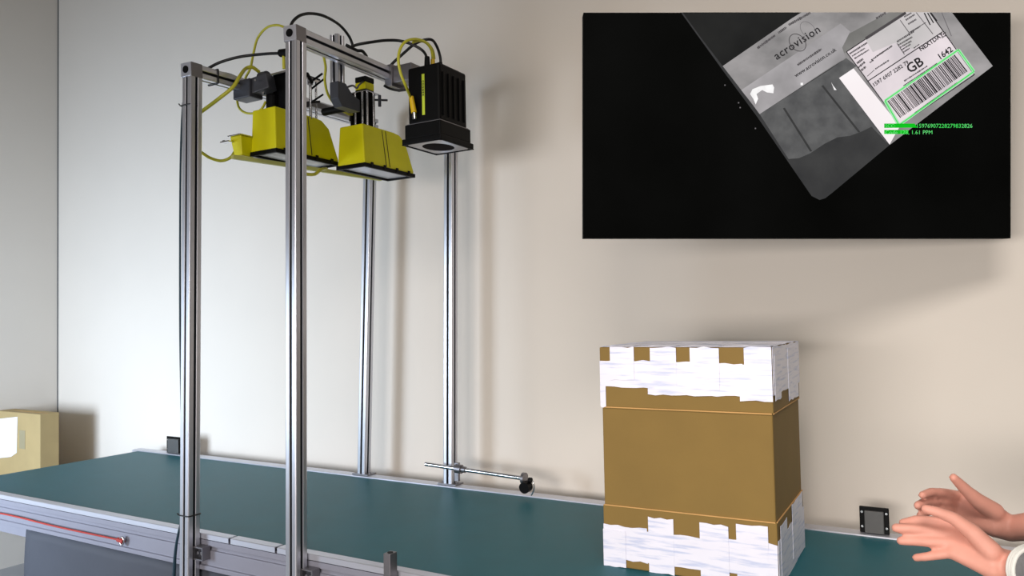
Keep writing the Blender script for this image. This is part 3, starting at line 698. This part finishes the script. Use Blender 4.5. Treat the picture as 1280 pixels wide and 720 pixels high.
sub('picture_patch', [(926, 113), (1050, 30), (1062, 40), (1052, 60), (1056, 72), (949, 143), (941, 132)], 'tape3', 3)
sub('picture_patch', [(949, 143), (1036, 88), (1109, 181), (1090, 158), (1078, 164), (1062, 170), (1046, 172), (1030, 180), (1012, 192), (998, 198), (985, 199)], 'mid', 3)
sub('picture_patch', [(1036, 88), (1057, 73), (1070, 83), (1048, 98)], 'mid', 3)
sub('picture_patch', [(1036, 88), (1048, 97), (1109, 180), (1088, 158), (1064, 124)], 'mid', 4)
for a in (((978, 136), (1012, 190)), ((1026, 108), (1072, 166))):
    (x0, y0), (x1, y1) = a; sub('crease_line', [(x0, y0), (x0+2.4, y0-1), (x1+2.4, y1-1), (x1, y1)], 'crs', 5)
for pts in ([(937, 118), (940, 112), (950, 108), (965, 106), (967, 110), (966, 117), (958, 116), (952, 113), (945, 118), (947, 124), (944, 131), (941, 124)], [(1038, 103), (1041, 108), (1045, 113), (1042, 113)], [(1000, 104), (1003, 104), (1003, 107), (1000, 107)]):
    sub('glare_spot', pts, 'glow', 6)
for u, v in ((905, 106), (924, 134), (922, 128), (943, 160)): poly_s('glare_spot', [(u, v), (u+1.6, v), (u+1.6, v+1.6), (u, v+1.6)], SM['ink2'], K, par)
# white label backing and label face
sub('picture_patch', [(1048, 98), (1066, 86), (1124, 158), (1111, 181)], 'wht', 6)
lb = poly_s('shipping_label', [(1057, 66), (1132, 16), (1161, 16), (1217, 92), (1124, 158)], SM['lab'], K+.0016)
sub('picture_patch', [(1081, 50), (1132, 16), (1161, 16), (1178, 40), (1140, 62), (1118, 54), (1090, 66)], 'laz', 9)
K2 = K+.0022
def line(u0, v0, u1, v1, wd, m_='ink', name='rule_line', lift=K2, par_=None):
    dx, dy = u1-u0, v1-v0; l = math.hypot(dx, dy); nx, ny = -dy/l*wd/2, dx/l*wd/2
    return poly_s(name, [(u0+nx, v0+ny), (u1+nx, v1+ny), (u1-nx, v1-ny), (u0-nx, v0-ny)], SM[m_], lift, par_ or lb)
line(1057, 65.5, 1131, 16.6, 1.2); line(1057, 65.5, 1124, 157, 1.2); line(1124, 157, 1216.5, 94, 1.1); line(1161, 16.5, 1216.5, 94, 1.3)
line(1084, 102, 1177, 40.5, 1.2); line(1124, 26, 1135, 41.5, .9, 'ink3'); line(1144, 16.5, 1165, 43.5, .9, 'ink3'); line(1135, 41.5, 1156, 29, .9, 'ink3'); line(1120, 55, 1129.5, 69, .9, 'ink3')
line(1083, 96, 1092, 88, .8, 'ink3')
for k in range(3): line(1154+k*4.2, 17, 1163+k*4.2-1.5, 32-k*2.5, 1.5, 'ink')
line(1081, 49, 1131, 16.8, 3.6, 'ink3')
line(1176, 17, 1188, 46, 1, 'ink2')
def dashes(u0, v0, u1, v1, h, m_='ink', gap=.35, seedv=1, lift=K2+.0002):
    rnd = random.Random(seedv); dx, dy = u1-u0, v1-v0; l = math.hypot(dx, dy); dx /= l; dy /= l; s = 0; mb = MB()
    while s < l:
        wv = rnd.uniform(.9, 2.2)
        e = min(l, s+wv); hh = h*rnd.uniform(.6, 1.0); nx, ny = -dy*hh/2, dx*hh/2
        P = [(u0+dx*s+nx, v0+dy*s+ny), (u0+dx*e+nx, v0+dy*e+ny), (u0+dx*e-nx, v0+dy*e-ny), (u0+dx*s-nx, v0+dy*s-ny)]
        mb.add([TP(a, b, lift) for a, b in P], [[0, 1, 2, 3]]); s = e+gap*rnd.uniform(.5, 1.5)
    return mb
# small unreadable print: one part per line of print
sm = [(1061, 68, 1083, 54, 2.4), (1064, 71, 1080, 61, 2), (1067, 74, 1085, 63, 2), (1070, 80, 1078, 74, 3), (1072, 85, 1080, 78, 3), (1074, 90, 1081, 84, 3), (1088, 76, 1114, 58, 2.2), (1093, 72, 1108, 62, 2), (1086, 79, 1091, 76, 2),
      (1093, 87, 1110, 76, 2.4), (1120, 53, 1141, 40, 3), (1122, 57, 1139, 47, 2.4), (1124, 60, 1138, 52, 2.2), (1126, 63, 1137, 56, 2.2), (1128, 66, 1136, 61, 2.2), (1137, 41, 1149, 34, 2), (1129, 22, 1138, 17, 2.4), (1131, 26, 1142, 19, 2.6), (1134, 31, 1144, 25, 2.6), (1141, 61, 1148, 56, 1.8), (1177, 44, 1181, 41, 2.4), (1176, 48, 1181, 45, 2)]
for i, (a, b, c, d_, h) in enumerate(sm): dashes(a, b, c, d_, h, seedv=i).build('print_line', SM['ink3'], lb)
for i, (a, b, c, d_, h) in enumerate([(1129, 102, 1158, 83, 2.2), (1128, 108, 1170, 80, 1.8), (1142, 142, 1195, 104, 2.0)]): dashes(a, b, c, d_, h, seedv=i+40).build('print_line', SM['ink3'], lb)
def stext(body, u, v, size, ang, m_, parent, align='LEFT', space=1.0, lift=K2+.0003, name='lettering', bold=0.0):
    me = text_mesh(body, size*PXM, align, space=space, bold=bold*size*PXM)
    an = math.radians(ang); xd = R*math.cos(an)+U*math.sin(an); yd = -R*math.sin(an)+U*math.cos(an)
    return place_text(name, me, TP(u, v, lift), xd, yd, SM[m_], parent)
stext('GB', 1136, 93, 17, 34, 'ink', lb, bold=.02)
stext('1642', 1173, 76, 10.5, 34, 'ink', lb, bold=.02)
stext('NEXTDAY', 1149.5, 65, 7.6, 34, 'ink', lb, bold=.03); stext('1597 6907 2282 79', 1091, 109.5, 6.8, 34, 'ink', lb, bold=.02)
# barcode with its green box
bc = [(1108, 127), (1191.7, 69), (1208, 90), (1124, 148)]
rnd = random.Random(5); s = 0
line(1105, 126.5, 1196.5, 63, 3.4, 'gpale', 'green_outline', K2+.0001); line(1216, 90, 1122.5, 157, 3.4, 'gpale', 'green_outline', K2+.0001); line(1105, 126.5, 1122.5, 157, 4.6, 'gpale', 'green_outline', K2+.0001); line(1196.5, 63, 1216, 90, 4.0, 'gpale', 'green_outline', K2+.0001)
for q in ((1105, 126.5, 1196.5, 63), (1196.5, 63, 1216, 90), (1216, 90, 1122.5, 157), (1122.5, 157, 1105, 126.5)): line(*q, 1.5, 'grn', 'green_outline', K2+.0004)
while s < .995:
    wv = rnd.choice([.008, .008, .014, .022]); e = min(1, s+wv)
    def lp(a, b, t): return (a[0]+(b[0]-a[0])*t, a[1]+(b[1]-a[1])*t)
    poly_s('bar', [lp(bc[0], bc[1], s), lp(bc[0], bc[1], e), lp(bc[3], bc[2], e), lp(bc[3], bc[2], s)], SM['ink'], K2+.0003, lb)
    s = e+rnd.choice([.005, .005, .008, .013])
# company print on the tape
stext('acrovision', 970, 76, 14.5, 33, 'ink', par, space=1.10, bold=.012)
stext('www.acrovision.co.uk', 994, 97.5, 6.8, 33.5, 'ink', par, bold=.02)
dashes(996, 82, 1026, 62, 3.2, seedv=70).build('print_line', SM['ink3'], par)
dashes(946, 61, 968, 45, 3.4, seedv=71).build('print_line', SM['ink3'], par); dashes(972, 42, 982, 35, 3.4, seedv=72).build('print_line', SM['ink3'], par); dashes(985, 32, 1012, 16.8, 3.6, seedv=73).build('print_line', SM['ink3'], par)
dashes(1094, 24, 1106, 16.8, 3.2, seedv=74).build('print_line', SM['ink3'], par)
def ring(u, v, a, b, ang, wd, m_, parent):
    an = math.radians(ang); P = []; n_ = 40
    for rr in (0, 1):
        for i in range(n_):
            t = 2*math.pi*i/n_; x = (a-wd*rr)*math.cos(t); y_ = (b-wd*rr)*math.sin(t)
            P.append(TP(u+x*math.cos(an)-y_*math.sin(an), v+x*math.sin(an)+y_*math.cos(an), K2+.0003))
    MB().add(P, [[i, (i+1) % n_, (i+1) % n_+n_, i+n_] for i in range(n_)]).build('logo_ring', SM[m_], parent)
ring(996, 54, 12.5, 9.5, 48, 1.0, 'ink3', par); ring(1009, 38, 12, 8, 48, .6, 'ink2', par)
# green read-out
poly_s('readout_bar', [(1104, 155), (1142, 155), (1145, 160), (1104, 160.5)], SM['grn2'], K2+.0006, pan); poly_s('readout_bar', [(1104, 163), (1134, 163), (1134, 168), (1104, 168)], SM['grn2'], K2+.0006, pan)
stext('15976907228279832826', 1143.5, 160.3, 7.2, 0, 'grn', pan, space=.98, lift=K2+.0008)
stext('Code 128, 1.61 PPM', 1105, 168.3, 7.0, 0, 'grn', pan, space=1.02, lift=K2+.0008)
stext('SCC:', 1105, 160, 6.2, 0, 'grn', pan, lift=K2+.0008)

# ================================================================== PERSON just outside the right edge, both hands reaching in
def cap_chain(mb, pts, sub=1):
    """overlapping closed tapered segments; pts = [(V, r), ...]"""
    for (a, ra), (b, rb) in zip(pts, pts[1:]):
        mb.cyl(a, b, ra, rb, seg=14)
    for p, r in pts: mb.sphere(p, r, nu=12, nv=8)
def voxel(ob, size, smooth=5, f=.5):
    md = ob.modifiers.new('remesh', 'REMESH'); md.mode = 'VOXEL'; md.voxel_size = size; md.use_smooth_shade = True
    if smooth: s_m = ob.modifiers.new('smooth', 'SMOOTH'); s_m.iterations = smooth; s_m.factor = f
per = thing('person', (0.62, 1.42, 0), 'person in grey sweater at the right edge reaching both bare hands forward', 'person')
b = MB()
def H(u, v, d): return AD(u, v, d)
# near (left) hand, back towards the lens, fingers pointing left
wr = H(1262, 706, 1.40)
palm = [(H(1244, 696, 1.41), H(1196, 658, 1.47)), (H(1244, 700, 1.405), H(1190, 668, 1.465)), (H(1243, 706, 1.40), H(1188, 679, 1.455)), (H(1243, 712, 1.40), H(1191, 691, 1.445))]
for a_, k_ in palm:
    cap_chain(b, [(wr, .026), (a_, .020), ((a_+k_)/2, .0155), (k_, .0125)])
FS = 1.10
fing = [[(1196, 658, 1.47), (1168, 652, 1.485), (1146, 650, 1.50), (1129, 654, 1.51)],
        [(1190, 668, 1.465), (1160, 663, 1.48), (1138, 661, 1.49), (1120, 660, 1.50)],
        [(1188, 679, 1.455), (1161, 677, 1.47), (1141, 676, 1.485), (1126, 676, 1.495)],
        [(1191, 691, 1.445), (1170, 694, 1.46), (1156, 696, 1.47), (1145, 697, 1.48)]]
for i, fg in enumerate(fing):
    r0 = (.0105, .0108, .0102, .0090)[i]
    cap_chain(b, [(H(*q), FS*r0*(1-.08*j)) for j, q in enumerate(fg)])
cap_chain(b, [(H(1240, 690, 1.40), .019), (H(1214, 664, 1.425), .0155), (H(1192, 648, 1.435), .0120), (H(1172, 640, 1.445), .0102), (H(1157, 636, 1.455), .0088)])
# far (right) hand, palm towards the lens, thumb up
FS = 1.0
wr2 = H(1262, 661, 1.60)
palm2 = [(H(1240, 640, 1.61), H(1200, 620, 1.64)), (H(1240, 646, 1.61), H(1195, 628, 1.645)), (H(1241, 653, 1.605), H(1193, 637, 1.645)), (H(1244, 660, 1.60), H(1196, 646, 1.64))]
for a_, k_ in palm2:
    cap_chain(b, [(wr2, .026), (a_, .020), ((a_+k_)/2, .0155), (k_, .0125)])
fing2 = [[(1200, 620, 1.64), (1180, 616, 1.625), (1164, 615, 1.605), (1153, 619, 1.59)],
         [(1195, 628, 1.645), (1173, 626, 1.63), (1157, 627, 1.61), (1147, 632, 1.595)],
         [(1193, 637, 1.645), (1172, 637, 1.63), (1158, 640, 1.61), (1150, 645, 1.595)],
         [(1196, 646, 1.64), (1180, 649, 1.625), (1170, 653, 1.61), (1163, 658, 1.60)]]
for i, fg in enumerate(fing2):
    r0 = (.0108, .0112, .0106, .0092)[i]
    cap_chain(b, [(H(*q), FS*r0*(1-.08*j)) for j, q in enumerate(fg)])
cap_chain(b, [(H(1243, 640, 1.60), .020), (H(1222, 626, 1.595), .0165), (H(1209, 614, 1.59), .0125), (H(1199, 604, 1.585), .0105), (H(1192, 597, 1.58), .0088)])
# arms, torso, head (outside the picture but all one body)
shN, shF = V((.56, 1.22, 1.38)), V((.62, 1.62, 1.38))
elN = V((.40, 1.13, 1.06)); elF = V((.40, 1.78, 1.10))
cap_chain(b, [(wr, .026), (wr.lerp(elN, .5), .036), (elN, .042), (elN.lerp(shN, .5), .046), (shN, .058)])
cap_chain(b, [(wr2, .026), (wr2.lerp(elF, .5), .036), (elF, .042), (elF.lerp(shF, .5), .046), (shF, .058)])
tc_ = V((.62, 1.42, 0))
for p, r, sc3 in (((.62, 1.42, 1.28), .17, (.66, 1.05, 1.0)), ((.62, 1.42, 1.10), .16, (.68, .98, 1.1)), ((.62, 1.42, .93), .165, (.72, 1.0, .9))): b.sphere(p, r, sc3=sc3, nu=24, nv=16)
cap_chain(b, [(V((.60, 1.42, 1.40)), .062), (V((.585, 1.42, 1.50)), .055)])
hc = V((.56, 1.42, 1.62)); b.sphere(hc, .10, sc3=(.98, .78, 1.15), nu=24, nv=16); b.sphere(hc+V((-.02, 0, -.055)), .07, sc3=(.95, .82, .95), nu=20, nv=12)
cap_chain(b, [(hc+V((-.092, 0, .01)), .010), (hc+V((-.112, 0, -.022)), .013)])
for s in (-1, 1): b.sphere(hc+V((.005, s*.078, -.005)), .024, sc3=(.7, .4, 1.2))
for s in (-1, 1):
    hip = V((.63, 1.42+s*.09, .88)); kn = V((.60, 1.42+s*.11, .48)); an_ = V((.64, 1.42+s*.11, .09))
    cap_chain(b, [(hip, .085), (kn, .058), (an_, .040)]); cap_chain(b, [(an_, .040), (V((.56, 1.42+s*.12, .035)), .033), (V((.50, 1.42+s*.12, .03)), .028)])
body = b.build('body', M['skin'], per, True); voxel(body, .0035, 4)
# clothes: each its own closed shell over the body
c_ = MB()
cw = wr.lerp(elN, .10); cw2 = wr2.lerp(elF, .20)
cap_chain(c_, [(cw, .040), (cw.lerp(elN, .5), .046), (elN, .056), (elN.lerp(shN, .5), .062), (shN, .075)])
cap_chain(c_, [(cw2, .042), (cw2.lerp(elF, .5), .047), (elF, .056), (elF.lerp(shF, .5), .062), (shF, .075)])
for p, r, sc3 in (((.62, 1.42, 1.28), .185, (.70, 1.08, 1.0)), ((.62, 1.42, 1.10), .18, (.72, 1.0, 1.1)), ((.62, 1.42, .95), .18, (.76, 1.02, .8))): c_.sphere(p, r, sc3=sc3, nu=24, nv=16)
sw = c_.build('sweater', M['sweater'], per, True); voxel(sw, .008, 4)
for w_, e_, fr_ in ((wr, elN, .085), (wr2, elF, .19)):
    p = w_.lerp(e_, fr_); d = (e_-w_).normalized(); s_, t_ = frame_for(d)
    mb = MB()
    for k_ in range(3): mb.tube([p+d*(.006*k_)+(s_*math.cos(q*math.pi/4)+t_*math.sin(q*math.pi/4))*.041 for q in range(8)], .0042, seg=8, sub=4, closed=True)
    mb.build('cuff', M['cuff'], per, True, label='off white ribbed cuff')
c_ = MB()
for s in (-1, 1):
    cap_chain(c_, [(V((.63, 1.42+s*.09, .88)), .10), (V((.60, 1.42+s*.11, .48)), .074), (V((.64, 1.42+s*.11, .08)), .060)])
c_.sphere((.62, 1.42, .90), .175, sc3=(.74, 1.0, .7), nu=24, nv=16)
tr = c_.build('trousers', M['denim'], per, True); voxel(tr, .009, 4)
for s in (-1, 1):
    mb = MB(); cap_chain(mb, [(V((.66, 1.42+s*.11, .05)), .048), (V((.58, 1.42+s*.12, .045)), .044), (V((.48, 1.42+s*.12, .038)), .037)]); mb.build('shoe', M['shoe'], per, True)
    mb = MB(); mb.sphere(hc+V((-.079, s*.032, .012)), .0115); ey = mb.build('eye', M['eye'], per, True); MB().sphere(hc+V((-.0865, s*.034, .012)), .0055).build('iris', M['hair'], ey, True)
mb = MB(); mb.sphere(hc+V((.018, 0, .028)), .104, sc3=(.95, .84, 1.1), nu=24, nv=16); hr = mb.build('hair', M['hair'], per, True)
mb = MB(); mb.tube([hc+V((-.080, -.024, -.058)), hc+V((-.088, 0, -.056)), hc+V((-.080, .024, -.058))], .0055); mb.build('mouth', M['lip'], per, True)
